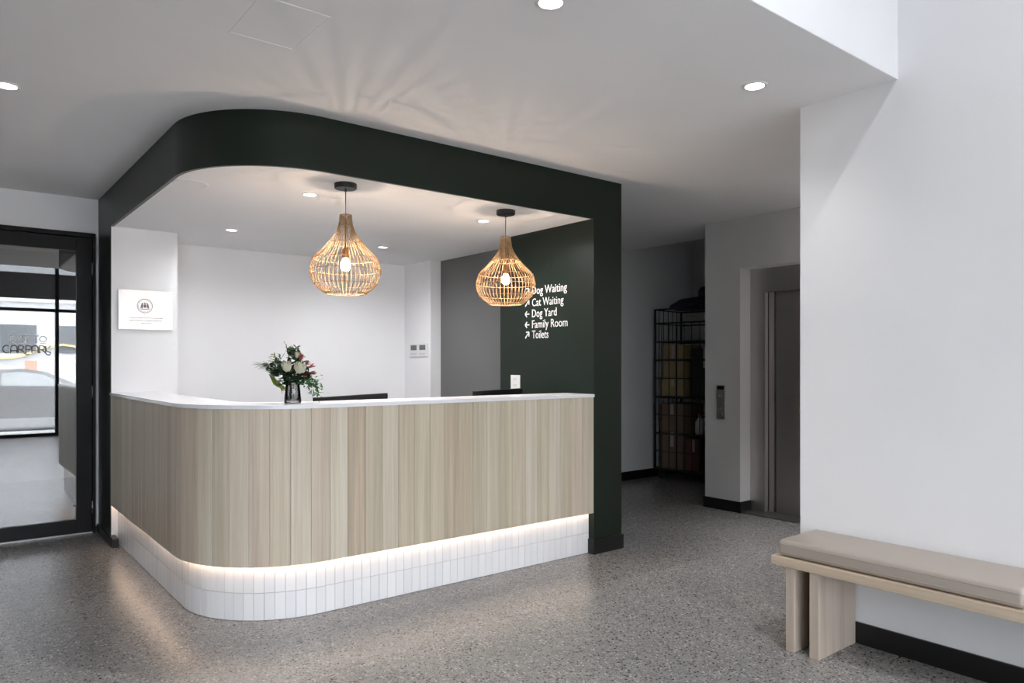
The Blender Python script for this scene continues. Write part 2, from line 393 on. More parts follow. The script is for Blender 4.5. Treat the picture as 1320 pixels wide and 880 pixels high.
bm = bmesh.new(); atube(bm, [(.875, -.03, .235), (.875, 0.0, .235)], .007, 8); obj('latch_bolt', bm, M['chrome'], d1, True)
M['frost'] = mat('frosted_decal', (.86, .86, .87), .7); M['frost_dark'] = mat('grey_decal', (.16, .16, .165), .7)
def decal(txt, x0, wd, z, h, m, nm='lettering'):
    bm = text_mesh(txt, wd, h, .0015); o = obj(nm, bm, m, d1); o.rotation_euler = (PI/2, 0, 0); o.location = (x0, -.0045, z); return o
decal('EXIT', .445, .135, 1.532, .062, M['frost']); decal('T', .603, .035, 1.532, .062, M['frost'])
bm = bmesh.new(); atube(bm, [(.665+.022*math.cos(a*PI/10), -.006, 1.565+.022*math.sin(a*PI/10)) for a in range(20)], .0035, 5, closed=True); obj('lettering', bm, M['frost'], d1)
box('lettering', .645, .685, -.008, -.004, 1.529, 1.533, M['frost'], d1)
xx = .403
def stroke(segs, rad=.0042):
    bm = bmesh.new()
    for s in segs: atube(bm, [(p[0], -.006, p[1]) for p in s], rad, 5)
    obj('lettering', bm, M['frost_dark'], d1)
ZB, HH = 1.455, .058
def arcp(cx, cz, rx, rz, a0, a1, n=10): return [(cx+rx*math.cos(math.radians(a0+(a1-a0)*i/n)), cz+rz*math.sin(math.radians(a0+(a1-a0)*i/n))) for i in range(n+1)]
def let_C(x): stroke([arcp(x+.024, ZB+HH/2, .024, HH/2, 50, 310)])
def let_A(x): stroke([[(x, ZB)] + arcp(x+.02, ZB+HH-.02, .02, .02, 180, 0, 8) + [(x+.04, ZB)], [(x, ZB+.018), (x+.04, ZB+.018)]])
def let_R(x, tail=False):
    e = [(x+.012, ZB+HH/2), (x+.034, ZB+.006)] + ([(x+.05, ZB-.012), (x+.072, ZB-.012)] if tail else [])
    stroke([[(x, ZB), (x, ZB+HH)], [(x, ZB+HH)] + arcp(x+.016, ZB+HH*.74, .016, HH*.26, 90, -90, 8) + [(x, ZB+HH*.48)], e])
def let_P(x): stroke([[(x, ZB), (x, ZB+HH)], [(x, ZB+HH)] + arcp(x+.018, ZB+HH*.72, .018, HH*.28, 90, -90, 8) + [(x, ZB+HH*.44)]])
def let_K(x): stroke([[(x, ZB), (x, ZB+HH)], [(x+.032, ZB+HH), (x, ZB+HH*.45), (x+.036, ZB)]])
let_C(.405); let_A(.456); let_R(.505, True); let_P(.553); let_A(.592); let_R(.642, True); let_K(.682)

# ------------------------------------------------------------------ lift door (door_2)
d2 = struct(thing('door_2', 'x', 'x', (5.96, 0, 0)))
for k in ('label', 'category'): del d2[k]
ST = M['steel']
box('door_jamb', 0, .05, 3.765, 3.921, .01, 2.25, ST, d2, .002)
box('door_jamb', 0, .05, 2.68, 2.83, .01, 2.25, ST, d2, .002)
box('door_header', 0.0, .05, 2.83, 3.765, 2.03, 2.25, ST, d2, .002)
box('door_panel', .075, .10, 3.30, 3.70, .012, 2.06, ST, d2, .003)
box('door_panel', .055, .072, 2.83, 3.305, .012, 2.06, ST, d2, .003)
box('door_edge_strip', .06, .10, 3.712, 3.765, .012, 2.06, ST, d2, .002)
box('sill', -.16, .12, 2.68, 3.921, 0, .01, M['plinth_steel'], d2)
box('shaft_lining', .105, .135, 2.70, 3.90, 0.0, 2.2, M['black'], d2)
# call panel
cp = thing('lift_call_panel', 'small stainless lift call panel with round buttons beside the lift doors', 'lift panel', (5.8, 4.119, 1.013))
box('plate', -.022, 0, -.046, .046, -.159, .159, M['steel'], cp, .003)
box('display', -.0245, -.021, -.036, .036, .118, .152, M['black'], cp)
for z, r in ((.06, .019), (-.055, .019), (-.115, .026)):
    bm = bmesh.new(); alathe(bm, [(r, 0), (r, .006), (r*.8, .008), (r*.75, .004), (.0, .005)], n=20); b = obj('button', bm, M['chrome'], cp, True)
    b.rotation_euler = (0, -PI/2, 0); b.location = (-.0215, 0, z)

# ------------------------------------------------------------------ reception desk
desk = thing('reception_desk', 'curved reception desk with vertical oak boards, white top and white tiled base', 'reception desk', (0, 0, 0))
def path_pts(off, yb, xe):
    """parametric point function along outline by distance; returns f(s)->(x,y,nx,ny), total"""
    L1 = yb-(DY+R); La = (R-off)*PI/2; L2 = xe-(DX0+R)
    def f(s):
        if s < L1: return (DX0+off, yb-s, -1, 0)
        if s < L1+La:
            a = (s-L1)/(R-off); return (DX0+R-(R-off)*math.cos(a), DY+R-(R-off)*math.sin(a), -math.cos(a), -math.sin(a))
        return (DX0+R+(s-L1-La), DY+off, 0, -1)
    return f, L1+La+L2, L1, La
def strip_piece(f, s0, s1, z0, z1, th, n, ch=.0015):
    """a slab following the outline, chamfered vertical edges"""
    bm = bmesh.new(); prof = []
    ss = [s0, s0+ch] + [s0+(s1-s0)*i/n for i in range(1, n)] + [s1-ch, s1]
    outer = []
    for i, s in enumerate(ss):
        x, y, nx, ny = f(s); d = ch if i in (0, len(ss)-1) else 0
        outer.append((x-nx*d, y-ny*d))
    inner = []
    for s in (s1, (s0+s1)/2, s0):
        x, y, nx, ny = f(s); inner.append((x-nx*th, y-ny*th))
    aprism(bm, outer+inner, z0, z1); return bm
ZT, ZU, ZW = 1.153, 1.131, .297
f, T, L1, La = path_pts(0, YN, DX1)
nb = 46; wb = T/nb
for i in range(nb):
    s0, s1 = i*wb, (i+1)*wb-.0012; mid = L1-.1 < s0 < L1+La
    obj('board', strip_piece(f, s0, s1, ZW, ZU, .018, 5 if mid else 1), M['oak'], desk)
# backing carcass of the upper part
bm = bmesh.new(); aprism(bm, path(.018, YN, DX1) + path(.05, YN, DX1)[::-1], ZW+.004, ZU); obj('upper_carcass', bm, M['white'], desk)
# tile plinth
TO = .055
f2, T2, _, _ = path_pts(TO-.006, YN-.004, DX1-.002)
nt_ = 88; wt = T2/nt_; tz = ((.003, .146), (.149, .291))
for i in range(nt_):
    for z0, z1 in tz:
        o = obj('tile', strip_piece(f2, i*wt+random.uniform(.0006, .0012), (i+1)*wt-random.uniform(.0008, .0015), z0, z1, .007+random.uniform(0, .001), 2, .001), M['tile'], desk)
bm = bmesh.new(); aprism(bm, path(TO, YN-.002, DX1-.001) + path(TO+.1, YN-.002, DX1-.001)[::-1], 0, ZW+.004); obj('plinth', bm, M['grout'], desk)
# LED strip tucked under the board overhang
bm = bmesh.new(); aprism(bm, path(.0195, YN-.01, DX1-.01) + path(.0285, YN-.01, DX1-.01)[::-1], ZW-.001, ZW+.004); obj('led_strip', bm, M['led'], desk)
# counter top
o1 = path(-.008, YN, DX1); i1 = path(.307, YN, DX1)
bm = bmesh.new(); aprism(bm, o1 + i1[::-1], ZU, ZT)
tp = obj('countertop', bm, M['stone'], desk)
bv = tp.modifiers.new('bevel', 'BEVEL'); bv.width = .0015; bv.segments = 2; bv.limit_method = 'ANGLE'; bv.angle_limit = math.radians(50)
# inner work surface with its support panels
bm = bmesh.new(); aprism(bm, path(.05, YN, DX1) + path(.85, YN, DX1)[::-1], .72, .745); obj('work_surface', bm, M['stone'], desk)
for x in (1.9, 2.8, 3.65): box('support_panel', x, x+.02, DY+.2, DY+.8, 0, .72, M['white'], desk)

# ------------------------------------------------------------------ monitors on the work surface
def monitor(label, pl, pr, ztop, name='computer_monitor'):
    pl, pr = Vector(pl), Vector(pr); w_ = (pr-pl).length; ang = math.atan2(pr.y-pl.y, pr.x-pl.x); c = (pl+pr)/2
    t = thing(name, label, 'monitor', (c.x, c.y, .745), 'monitors behind the counter', ang)
    h = ztop-.745
    box('housing', -w_/2, w_/2, 0, .03, h-.32, h, M['screen_black'], t, .003)
    box('screen', -w_/2+.01, w_/2-.01, .0301, .032, h-.31, h-.01, M['grey_pl'], t)
    box('stand_neck', -.03, .03, .0, .025, .012, h-.15, M['screen_black'], t, .004)
    bm = bmesh.new(); alathe(bm, [(.11, 0), (.11, .008), (.10, .012)], n=28); obj('stand_base', bm, M['screen_black'], t)
    return t
monitor('wide black monitor peeking over the counter right of the flowers', (1.761, 4.066), (2.42, 4.404), 1.172)
monitor('black monitor peeking over the counter below the wall socket', (2.964, 4.132), (3.611, 4.408), 1.18)

# ------------------------------------------------------------------ downlights
def spot(parent, z, energy, col=(.98, .98, 1), ang=118, blend=.8, rad=.04):
    l = bpy.data.lights.new('lamp', 'SPOT'); l.energy = energy; l.color = col; l.spot_size = math.radians(ang); l.spot_blend = blend; l.shadow_soft_size = rad
    o = bpy.data.objects.new('lamp', l); COL.objects.link(o); o.parent = parent; o.location = (0, 0, z); return o
def downlight(x, y, z, r, label, group, e, ang=118):
    t = thing('downlight', label, 'downlight', (x, y, z), group)
    bm = bmesh.new(); alathe(bm, [(r*.86, -.001), (r, -.006), (r*1.22, -.004), (r*1.25, 0)], n=32, cap=False); obj('trim_ring', bm, M['white_pl'], t, True)
    bm = bmesh.new(); alathe(bm, [(0.0001, -.0035), (r*.97, -.0035), (r*.97, -.001), (.0001, -.001)], n=32); obj('lens', bm, M['dlamp'], t)
    spot(t, -.012, e, ang=ang); return t
SE, ME = 41, 10
G1, G2 = 'downlights over the reception desk', 'downlights in the main ceiling'
downlight(1.815, 4.292, SZ, .040, 'round soffit downlight just left of the nearer rattan pendant', G1, SE*1.15, 165)
downlight(1.817, 5.81, SZ, .040, 'round soffit downlight farthest left, near the plaque wall', G1, SE*.36, 165)
downlight(3.146, 4.292, SZ, .040, 'round soffit downlight just left of the farther rattan pendant', G1, SE*.9, 165)
downlight(3.147, 5.82, SZ, .040, 'round soffit downlight between the two pendants, near the back wall', G1, SE*.8, 165)
downlight(.269, 4.254, CZ, .048, 'round ceiling downlight at the left edge above the glass door', G2, ME)
downlight(1.789, 2.019, CZ, .048, 'round ceiling downlight at the top edge of the photo', G2, ME)
downlight(3.096, 2.012, CZ, .048, 'round ceiling downlight near the corner of the right white wall', G2, ME*.7)
downlight(.27, 2.02, CZ, .048, 'added round ceiling downlight before the reception, unseen past the top left', G2, ME)  # unseen; continues the downlight grid, added to brighten the main ceiling
downlight(-1.25, 2.02, CZ, .048, 'added unseen round downlight far left of the hall near the high ceiling', G2, ME)  # unseen too, added as extra light for the hall ceiling
downlight(-1.25, 4.25, CZ, .048, 'added unseen round downlight far left of the hall near the door wall', G2, ME)  # also out of view, added for more light on the ceiling
downlight(5.25, 2.4, CZ, .048, 'added unseen corridor fill lamp behind the right white wall, near the lift', G2, 100, 86)  # hidden lamp added to brighten the lift wall and doors
downlight(1.9, -.13, 5.2, .07, 'round downlight in the high ceiling above the bench area', 'downlights in the high ceiling', 170)
# ceiling speaker ring
cs = thing('ceiling_speaker', 'flush white round ceiling speaker near the curved green fascia', 'ceiling speaker', (1.165, 4.47, SZ))
bm = bmesh.new(); alathe(bm, [(.082, -.003), (.085, -.005), (.094, -.005), (.097, 0)], n=40, cap=False); obj('ring', bm, M['white_pl'], cs, True)
bm = bmesh.new(); alathe(bm, [(.0001, -.003), (.082, -.003), (.082, -.0005), (.0001, -.0005)], n=40); obj('grille', bm, M['soffit'], cs)

# ------------------------------------------------------------------ rattan pendants
def pendant(x, y, label):
    t = thing('pendant_lamp', label, 'pendant lamp', (x, y, SZ), 'rattan pendant lamps')
    bm = bmesh.new(); alathe(bm, [(.064, 0), (.064, -.026), (.06, -.03), (.0001, -.03)], n=36, cap=False); obj('ceiling_rose', bm, M['screen_black'], t)
    bm = bmesh.new(); atube(bm, [(0, 0, -.03), (0, 0, -.40)], .0028, 6); atube(bm, [(0, 0, -.03), (0, 0, -.045)], .006, 8); obj('cord', bm, M['screen_black'], t)
    prof = [(.034, -.18), (.036, -.205), (.041, -.245), (.052, -.275), (.069, -.305), (.10, -.345), (.140, -.388), (.172, -.420), (.192, -.452), (.2015, -.49), (.2025, -.52), (.196, -.55), (.180, -.582), (.153, -.612), (.122, -.634), (.108, -.640)]
    nr = 46
    bm = bmesh.new()
    for k in range(nr):
        a = 2*PI*k/nr; atube(bm, [(r*math.cos(a), r*math.sin(a), z) for r, z in prof], [.0013+.0010*min(1, r/.12) for r, z in prof], 5)
    ribs = obj('rib', bm, M['rattan'], t, True); ribs['kind'] = 'stuff'
    def ring(r, z, th=.0024):
        bm = bmesh.new(); atube(bm, [(r*math.cos(2*PI*k/48), r*math.sin(2*PI*k/48), z) for k in range(48)], th, 6, closed=True); obj('hoop', bm, M['rattan'], t, True)
    for r, z in ((.034, -.182), (.040, -.245), (.105, -.347), (.187, -.437), (.2045, -.505), (.181, -.585), (.122, -.636), (.110, -.642)): ring(r, z)
    bm = bmesh.new(); alathe(bm, [(.010, -.37), (.021, -.376), (.021, -.43), (.017, -.434)], n=20); obj('lamp_holder', bm, M['brass'], t, True)
    bm = bmesh.new(); alathe(bm, [(.014, -.434), (.018, -.445), (.0265, -.458), (.030, -.474), (.028, -.490), (.020, -.501), (.008, -.506), (.0001, -.507)], n=20); obj('bulb', bm, M['bulb'], t, True)
    l = bpy.data.lights.new('filament', 'POINT'); l.energy = 5; l.color = (1, .76, .56); l.shadow_soft_size = .005
    lo = bpy.data.objects.new('filament', l); COL.objects.link(lo); lo.parent = t; lo.location = (0, 0, -.474)
    return t
pendant(1.874, 3.915, 'rattan pendant lamp with glowing bulb, the nearer one above the flowers')
pendant(3.058, 3.915, 'rattan pendant lamp with glowing bulb, the farther one before the wall directory')

# ------------------------------------------------------------------ directory lettering on the green wall
sg = thing('directory_lettering', 'white directory lettering with arrows on the green wall', 'sign', (DX1, 0, 0))
def wl(txt, y0, y1, zb, h):
    bm = text_mesh(txt, abs(y0-y1), None, .0015)
    # keep cap height
    ys = [v.co.y for v in bm.verts]; sc = h/max(ys)
    for v in bm.verts: v.co.y *= sc
    o = obj('lettering', bm, M['paint_white_sign'], sg)
    o.matrix_local = Matrix(((0, 0, -1, -.0005), (-1, 0, 0, y0), (0, 1, 0, zb), (0, 0, 0, 1)))
H_ = .072
rows = [('Dog Waiting', 4.418, 4.012, 1.922, 'ne'), ('Cat Waiting', 4.418, 4.05, 1.828, 'ne'), ('Dog Yard', 4.418, 4.128, 1.741, 'w'), ('Family Room', 4.418, 4.005, 1.655, 'w'), ('Toilets', 4.418, 4.222, 1.573, 'ne')]
for txt, y0, y1, zb, ar in rows:
    wl(txt, y0, y1, zb, H_*.86)
    yc, zc = 4.478, zb+.028; bm = bmesh.new(); q = .026; X_ = -.0012
    def bar(p, q2):
        p, q2 = Vector((X_, *p)), Vector((X_, *q2)); d = (q2-p).normalized(); n = Vector((0, -d.z, d.y))*.0048
        vs = []
        for xo in (0, -.0012): vs.append([bm.verts.new(v+Vector((xo, 0, 0))) for v in (p+n, q2+n, q2-n, p-n)])
        bm.faces.new(vs[0]); bm.faces.new(vs[1][::-1])
        for i in range(4): bm.faces.new((vs[0][i], vs[0][(i+1) % 4], vs[1][(i+1) % 4], vs[1][i]))
    if ar == 'w': bar((yc-q, zc), (yc+q, zc)); bar((yc+q, zc), (yc+.003, zc+.023)); bar((yc+q, zc), (yc+.003, zc-.023))
    else: bar((yc+.024, zc-.024), (yc-.022, zc+.022)); bar((yc-.022, zc+.024), (yc+.014, zc+.024)); bar((yc-.022, zc+.024), (yc-.022, zc-.012))
    obj('arrow', bm, M['paint_white_sign'], sg)
# socket on the green wall
so = thing('power_socket', 'white double power socket on the green wall above the monitor', 'power socket', (DX1, 4.625, 1.222))
box('plate', -.009, 0, -.058, .058, -.058, .058, M['white_pl'], so, .003)
for z in (.025, -.025):
    for y in (-.012, .012): box('pin_slot', -.0096, -.0088, y-.002, y+.002, z-.008, z+.008, M['grey_pl'], so)
# thermostat
th = thing('thermostat_panel', 'white wall control panel with two grey displays on the side wall', 'thermostat', (3.92, 6.473, 1.513))
box('plate', -.014, 0, -.177, .177, -.068, .068, M['white_pl'], th, .004)
for y in (.085, -.085):
    box('display', -.0155, -.0138, y-.058, y+.058, -.0, .052, M['grey_pl'], th)
    for k in range(4): box('button', -.0165, -.0138, y-.05+k*.03, y-.038+k*.03, -.045, -.033, M['chrome'], th)

# ------------------------------------------------------------------ plaque
pq = thing('plaque', 'brushed silver plaque with a round crest on the white nib wall', 'plaque', (1.289, YN, 1.79))
box('plate', -.193, .193, -.018, -.010, -.153, .153, M['plaque'], pq, .001)
for x in (-.175, .175):
    for z in (-.135, .135):
        bm = bmesh.new(); alathe(bm, [(.005, 0), (.005, .018)], n=12); s_ = obj('standoff', bm, M['chrome'], pq); s_.rotation_euler = (PI/2, 0, 0); s_.location = (x, 0, z)
M['etch'] = mat('etched_grey', (.09, .09, .10), .5)
def ring_mesh(cx, cz, r, th):
    bm = bmesh.new(); atube(bm, [(cx+r*math.cos(2*PI*k/32), -.0188, cz+r*math.sin(2*PI*k/32)) for k in range(32)], th, 5, closed=True); return bm
obj('crest_ring', ring_mesh(-.008, .032, .054, .0022), M['etch'], pq); obj('crest_ring', ring_mesh(-.008, .032, .046, .0010), M['etch'], pq)
bm = bmesh.new(); cx, cz = -.008, .032; yF = -.0195
def poly(pts):
    v = [bm.verts.new((cx+x, yF, cz+z)) for x, z in pts]; fc = bm.faces.new(v); g = bmesh.ops.extrude_face_region(bm, geom=[fc])
    for e in g['geom']:
        if isinstance(e, bmesh.types.BMVert): e.co.y += .0018
poly([(-.010, .012), (.010, .012), (.010, -.006), (0, -.018), (-.010, -.006)])          # shield
poly([(-.009, .015), (-.011, .027), (-.005, .02), (0, .03), (.005, .02), (.011, .027), (.009, .015)])   # crown
for s in (-1, 1):                                                                         # supporters
    P = [(.013, .0), (.016, .014), (.013, .02), (.018, .024), (.024, .018), (.026, .006), (.031, -.01), (.029, -.02), (.024, -.02), (.022, -.008), (.018, -.02), (.013, -.02)]
    poly([(s*x, z) for x, z in (P if s > 0 else P)][::s])
poly([(-.036, -.018), (-.03, -.026), (0, -.030), (.03, -.026), (.036, -.018), (.03, -.022), (0, -.0245), (-.03, -.022)])
obj('crest', bm, M['etch'], pq)
bm = bmesh.new(); random.seed(3)
for z, x0, x1 in ((-.062, -.118, .122), (-.083, -.116, .116), (-.103, -.035, .036)):
    x = x0
    while x < x1:
        l = random.uniform(.004, .009); abox(bm, x, min(x+l, x1), -.0193, -.0178, z-.0022, z+.0022+random.choice((0, .001))); x += l+random.uniform(.0015, .0035)
obj('fine_lettering', bm, M['etch'], pq)
bm = bmesh.new(); abox(bm, cx-.0008, cx+.0008, -.0193, -.0178, -.05, -.028); obj('seal_tail', bm, M['etch'], pq)

# ------------------------------------------------------------------ vase and bouquet
VX, VY = 1.56, 3.925
vs = thing('vase', 'smoky glass vase on the white counter holding the flowers', 'vase', (VX, VY, ZT))
M['smoke'] = thin_glass('smoky_glass', 1.4, .72)
bm = bmesh.new(); alathe(bm, [(.0001, 0), (.046, 0), (.0465, .01), (.042, .06), (.037, .11), (.037, .125), (.034, .125), (.034, .11), (.039, .06), (.042, .012), (.0001, .012)], n=32, cap=False); obj('body', bm, M['smoke'], vs, True)
bq = thing('flower_bouquet', 'bouquet of cream proteas, pink buds and green foliage in the glass vase', 'flowers', (VX, VY, ZT))
Rv = Vector((.7826, -.6225, 0)); Dv = Vector((.6225, .7826, 0))
def P3(px, py, d=0):  # offset in the bouquet frame, metres, from pixel-like design grid (230 per metre)
    return Rv*((px-379)/230) + Dv*d + Vector((0, 0, (519-py)/230))
rg = random.Random(11)
def leaf(bm, p, d, ln, wd, up=Vector((0, 0, 1))):
    d = d.normalized(); s = d.cross(up + Vector((rg.uniform(-.6, .6), rg.uniform(-.6, .6), rg.uniform(-.3, .3)))).normalized(); nrm = s.cross(d)
    sec = [(0, .15), (.3, .9), (.6, 1), (.85, .6), (1, 0.05)]
    prev = None
    for t_, w_ in sec:
        c = p + d*ln*t_ - nrm*ln*.25*t_*t_
        cur = (bm.verts.new(c+s*wd*w_*.5), bm.verts.new(c+nrm*wd*.12*w_), bm.verts.new(c-s*wd*w_*.5))
        if prev: bm.faces.new((prev[0], prev[1], cur[1], cur[0])); bm.faces.new((prev[1], prev[2], cur[2], cur[1]))
        prev = cur
def rv(s=1): return Vector((rg.uniform(-s, s), rg.uniform(-s, s), rg.uniform(-s, s)))
def leaf_mat(n, a, b_):
    m = mat(n, a, .5); t, b = nodes(m); nn = noise(t, coords(t), 30, 2); t.links.new(ramp(t, nn.outputs['Fac'], [(.35, a), (.65, b_)]).outputs[0], b.inputs['Base Color']); return m
M['lf_dark'] = leaf_mat('dark_leaf', (.012, .035, .014), (.04, .085, .035)); M['lf_sage'] = leaf_mat('sage_leaf', (.13, .18, .11), (.24, .29, .19))
M['lf_lime'] = leaf_mat('lime_leaf', (.13, .20, .03), (.24, .30, .05)); M['lf_ivy'] = leaf_mat('ivy_leaf', (.02, .10, .02), (.06, .20, .05))
M['cream'] = mat('cream_petal', (.66, .64, .50), .6); M['pink'] = mat('dusky_pink_petal', (.36, .10, .09), .6); M['stem'] = mat('stem', (.06, .07, .03), .6)
M['berry'] = mat('berry_cream', (.7, .66, .5), .4)
base = Vector((0, 0, .12))
bm = bmesh.new()   # stems
tips = [P3(373, 474), P3(391, 476), P3(369, 443, .02), P3(386, 458), P3(392, 460), P3(403, 472, .03), P3(408, 482), P3(345, 470), P3(354, 466, .03), P3(364, 497), P3(400, 490, -.02), P3(412, 500, -.02)]
for t_ in tips:
    m_ = base*.6+t_*.4+Vector((0, 0, .03)); atube(bm, [Vector((rg.uniform(-.02, .02), rg.uniform(-.02, .02), .02)), base+rv(.012), m_, t_], .0022, 5)
obj('stem', bm, M['stem'], bq)
bm = bmesh.new()   # dark foliage mass
for (px, py, rr, n) in ((376, 480, .05, 120), (364, 474, .05, 90), (384, 464, .045, 70), (378, 456, .035, 45), (395, 484, .045, 80), (358, 480, .04, 70), (370, 491, .035, 70), (386, 491, .035, 60), (352, 474, .035, 40)):
    c = P3(px, py)
    for _ in range(n):
        d = rv(1).normalized(); d.z = abs(d.z)*.6+d.z*.3
        leaf(bm, c+rv(rr*.6), (d + (c-base)*3), rg.uniform(.02, .045), rg.uniform(.012, .02))
obj('foliage', bm, M['lf_dark'], bq)['kind'] = 'stuff'
bm = bmesh.new()   # sage feathery left spray
for _ in range(70):
    t_ = rg.random(); p = P3(362-26*t_, 478-9*t_) + rv(.012)
    leaf(bm, p, -Rv*1.0+rv(.5)+Vector((0, 0, .15)), rg.uniform(.025, .05), rg.uniform(.003, .006))
for _ in range(50): leaf(bm, P3(358+rg.uniform(-6, 8), 465+rg.uniform(-7, 8)), rv(.6)+Vector((0, 0, .8))-Rv*.4, .03, .008)
for _ in range(26): leaf(bm, P3(378+rg.uniform(-6, 8), 452+rg.uniform(-5, 6)), rv(.6)+Vector((0, 0, .8)), .025, .010)
obj('feathery_spray', bm, M['lf_sage'], bq)['kind'] = 'stuff'
bm = bmesh.new()   # lime drooping leaves
for _ in range(60):
    t_ = rg.random(); leaf(bm, P3(350+14*t_, 484+12*t_)+rv(.008), Rv*.7+Vector((0, 0, -.7))+rv(.3), rg.uniform(.035, .055), rg.uniform(.008, .014))
obj('lime_leaf', bm, M['lf_lime'], bq)['kind'] = 'stuff'
bm = bmesh.new()   # ivy at right
for _ in range(210):
    a = rg.random(); px = 392+22*a+rg.gauss(0, 3); py = 490+10*a*a*rg.random()*2+rg.gauss(0, 3.5)
    leaf(bm, P3(px, py, rg.uniform(-.03, .03)), rv(1)+Rv*.3+Vector((0, 0, -.5)), rg.uniform(.012, .02), rg.uniform(.008, .013))
for _ in range(22): leaf(bm, P3(404+rg.uniform(-4, 10), 505+rg.uniform(-4, 4)), rv(1)+Vector((0, 0, -.6)), .013, .008)
obj('ivy', bm, M['lf_ivy'], bq)['kind'] = 'stuff'
def protea(px, py, r, h, tilt, d=-.035):
    c = P3(px, py, d); bm = bmesh.new(); ax = (Vector((0, 0, 1))+Rv*tilt-Dv*.35).normalized(); u = ax.cross(Dv).normalized(); v = ax.cross(u)
    for layer, (k, rr, hh) in enumerate(((14, 1, .9), (12, .8, 1.0), (9, .5, 1.05))):
        for i in range(k):
            a = 2*PI*(i+layer*.5)/k; o_ = u*math.cos(a)+v*math.sin(a); s = ax.cross(o_); prev = None
            for t_, w_, q in ((0, .30, .40), (.3, .62, .80), (.6, .62, .98), (.85, .34, 1.02), (1, .03, 1.0)):
                cc = c-ax*h*.45 + ax*h*hh*t_ + o_*r*rr*q; ww = s*r*w_*.32
                cur = (bm.verts.new(cc+ww), bm.verts.new(cc+o_*r*.06), bm.verts.new(cc-ww))
                if prev: bm.faces.new((prev[0], prev[1], cur[1], cur[0])); bm.faces.new((prev[1], prev[2], cur[2], cur[1]))
                prev = cur
    b = obj('protea_bloom', bm, M['cream'], bq, True); b['label'] = 'cream protea bloom'
    bm = bmesh.new(); bmesh.ops.create_uvsphere(bm, u_segments=12, v_segments=8, radius=r*.42, matrix=Matrix.Translation(c+ax*h*.05)); obj('bloom_centre', bm, M['berry'], b, True)
protea(374, 473, .026, .055, -.1); protea(390.5, 474.5, .031, .058, .35); protea(386, 458, .014, .032, .3, -.02)
def bud(px, py, d, ln=.04, col='pink', nm='pink_bud', k=10):
    c = P3(px, py, -.02); bm = bmesh.new()
    for i in range(k): leaf(bm, c+rv(.003), d+rv(.35), ln*rg.uniform(.8, 1.1), .012)
    obj(nm, bm, M[col], bq)
UP = Vector((0, 0, 1))
bud(390, 464, UP+Rv*.3); bud(396, 470, UP*.7+Rv*.6, .035); bud(401, 474, UP*.6+Rv*.9, .035); bud(400, 481, Rv+UP*.05, .045); bud(393, 483, Rv*.6-UP*.1, .025)
bm = bmesh.new()
for _ in range(16): bmesh.ops.create_icosphere(bm, subdivisions=1, radius=.0042, matrix=Matrix.Translation(P3(355+rg.uniform(-4, 3), 468+rg.uniform(-9, 9), -.03)))
for p in ((369, 442), (368.5, 440.5), (377, 447), (353, 456)): bmesh.ops.create_icosphere(bm, subdivisions=1, radius=.005, matrix=Matrix.Translation(P3(*p)))
obj('berry', bm, M['berry'], bq, True)['kind'] = 'stuff'

# ------------------------------------------------------------------ bench and cushion
BX = 3.18
be = thing('bench', 'long pale oak wall bench with paired slab legs below a taupe cushion', 'bench', (0, 0, 0))
box('seat_board', BX, RW-.001, -.45, 1.977, .401, .443, M['oak_bench'], be, .0012)
for y in (1.862, 1.742, -.20, -.32): box('leg', BX+.012, RW-.013, y, y+.044, 0, .401, M['oak_leg'], be, .0012)
cu = thing('bench_cushion', 'taupe vinyl seat cushion on the oak bench', 'cushion', (0, 0, .443))
bm = bmesh.new(); abox(bm, BX+.018, RW-.012, .935, 1.952, .001, .082)
bmesh.ops.bevel(bm, geom=bm.edges[:], offset=.022, segments=5, affect='EDGES', profile=.5)
obj('pad', bm, M['vinyl'], cu, True)
def piping(z):
    x0, x1, y0, y1 = BX+.0185, RW-.0125, .9355, 1.9515; r = .02; pts = []
    for cx_, cy_, a0 in ((x1-r, y1-r, 0), (x0+r, y1-r, 90), (x0+r, y0+r, 180), (x1-r, y0+r, 270)):
        for i in range(6): a = math.radians(a0+18*i); pts.append((cx_+r*math.cos(a), cy_+r*math.sin(a), z))
    bm = bmesh.new(); atube(bm, pts, .0022, 6, closed=True); obj('piping', bm, M['vinyl'], cu, True)
piping(.060); piping(.022)

# ------------------------------------------------------------------ wire roll cage in the nook
CX, CY, CA = 6.735, 5.735, math.radians(-82)
cg = thing('wire_cage_trolley', 'tall black wire roll cage filled with boxes in the dark nook', 'roll cage', (CX, CY, 0), None, CA)
# local x runs along the visible front (to the right), local -? depth is +y
K = M['screen_black']; W_, D_ = .80, .62
for x in (0, W_):
    for y in (0.02, D_): bm = bmesh.new(); atube(bm, [(x, y, .12), (x, y, 2.02)], .013, 8); obj('post', bm, K, cg, True)
for z, r in ((2.016, .011), (1.852, .010), (1.633, .011), (1.416, .013), (1.203, .007), (.984, .013), (.769, .005), (.548, .011), (.336, .005), (.13, .013)):
    for y in (0.0, D_): bm = bmesh.new(); atube(bm, [(0, y, z), (W_, y, z)], r, 6); obj('rail', bm, K, cg, True)
    for x in (0, W_): bm = bmesh.new(); atube(bm, [(x, 0, z), (x, D_, z)], r*.7, 6); obj('side_rail', bm, K, cg, True)
for i in range(1, 8):
    x = W_*i/8; bm = bmesh.new(); atube(bm, [(x, 0, .13), (x, 0, 1.852)], .0045 if i != 3 else .010, 5); obj('wire', bm, K, cg)
for i in range(1, 6):
    bm = bmesh.new(); atube(bm, [(0, D_*i/6, .13), (0, D_*i/6, 2.016)], .0045, 5); obj('wire', bm, K, cg)
box('deck', 0, W_, 0.02, D_, .11, .135, K, cg)
for x0, x1, z in ((0, W_, .985), (.38, W_, .55)): box('shelf', x0, x1, .02, D_, z-.02, z, K, cg)
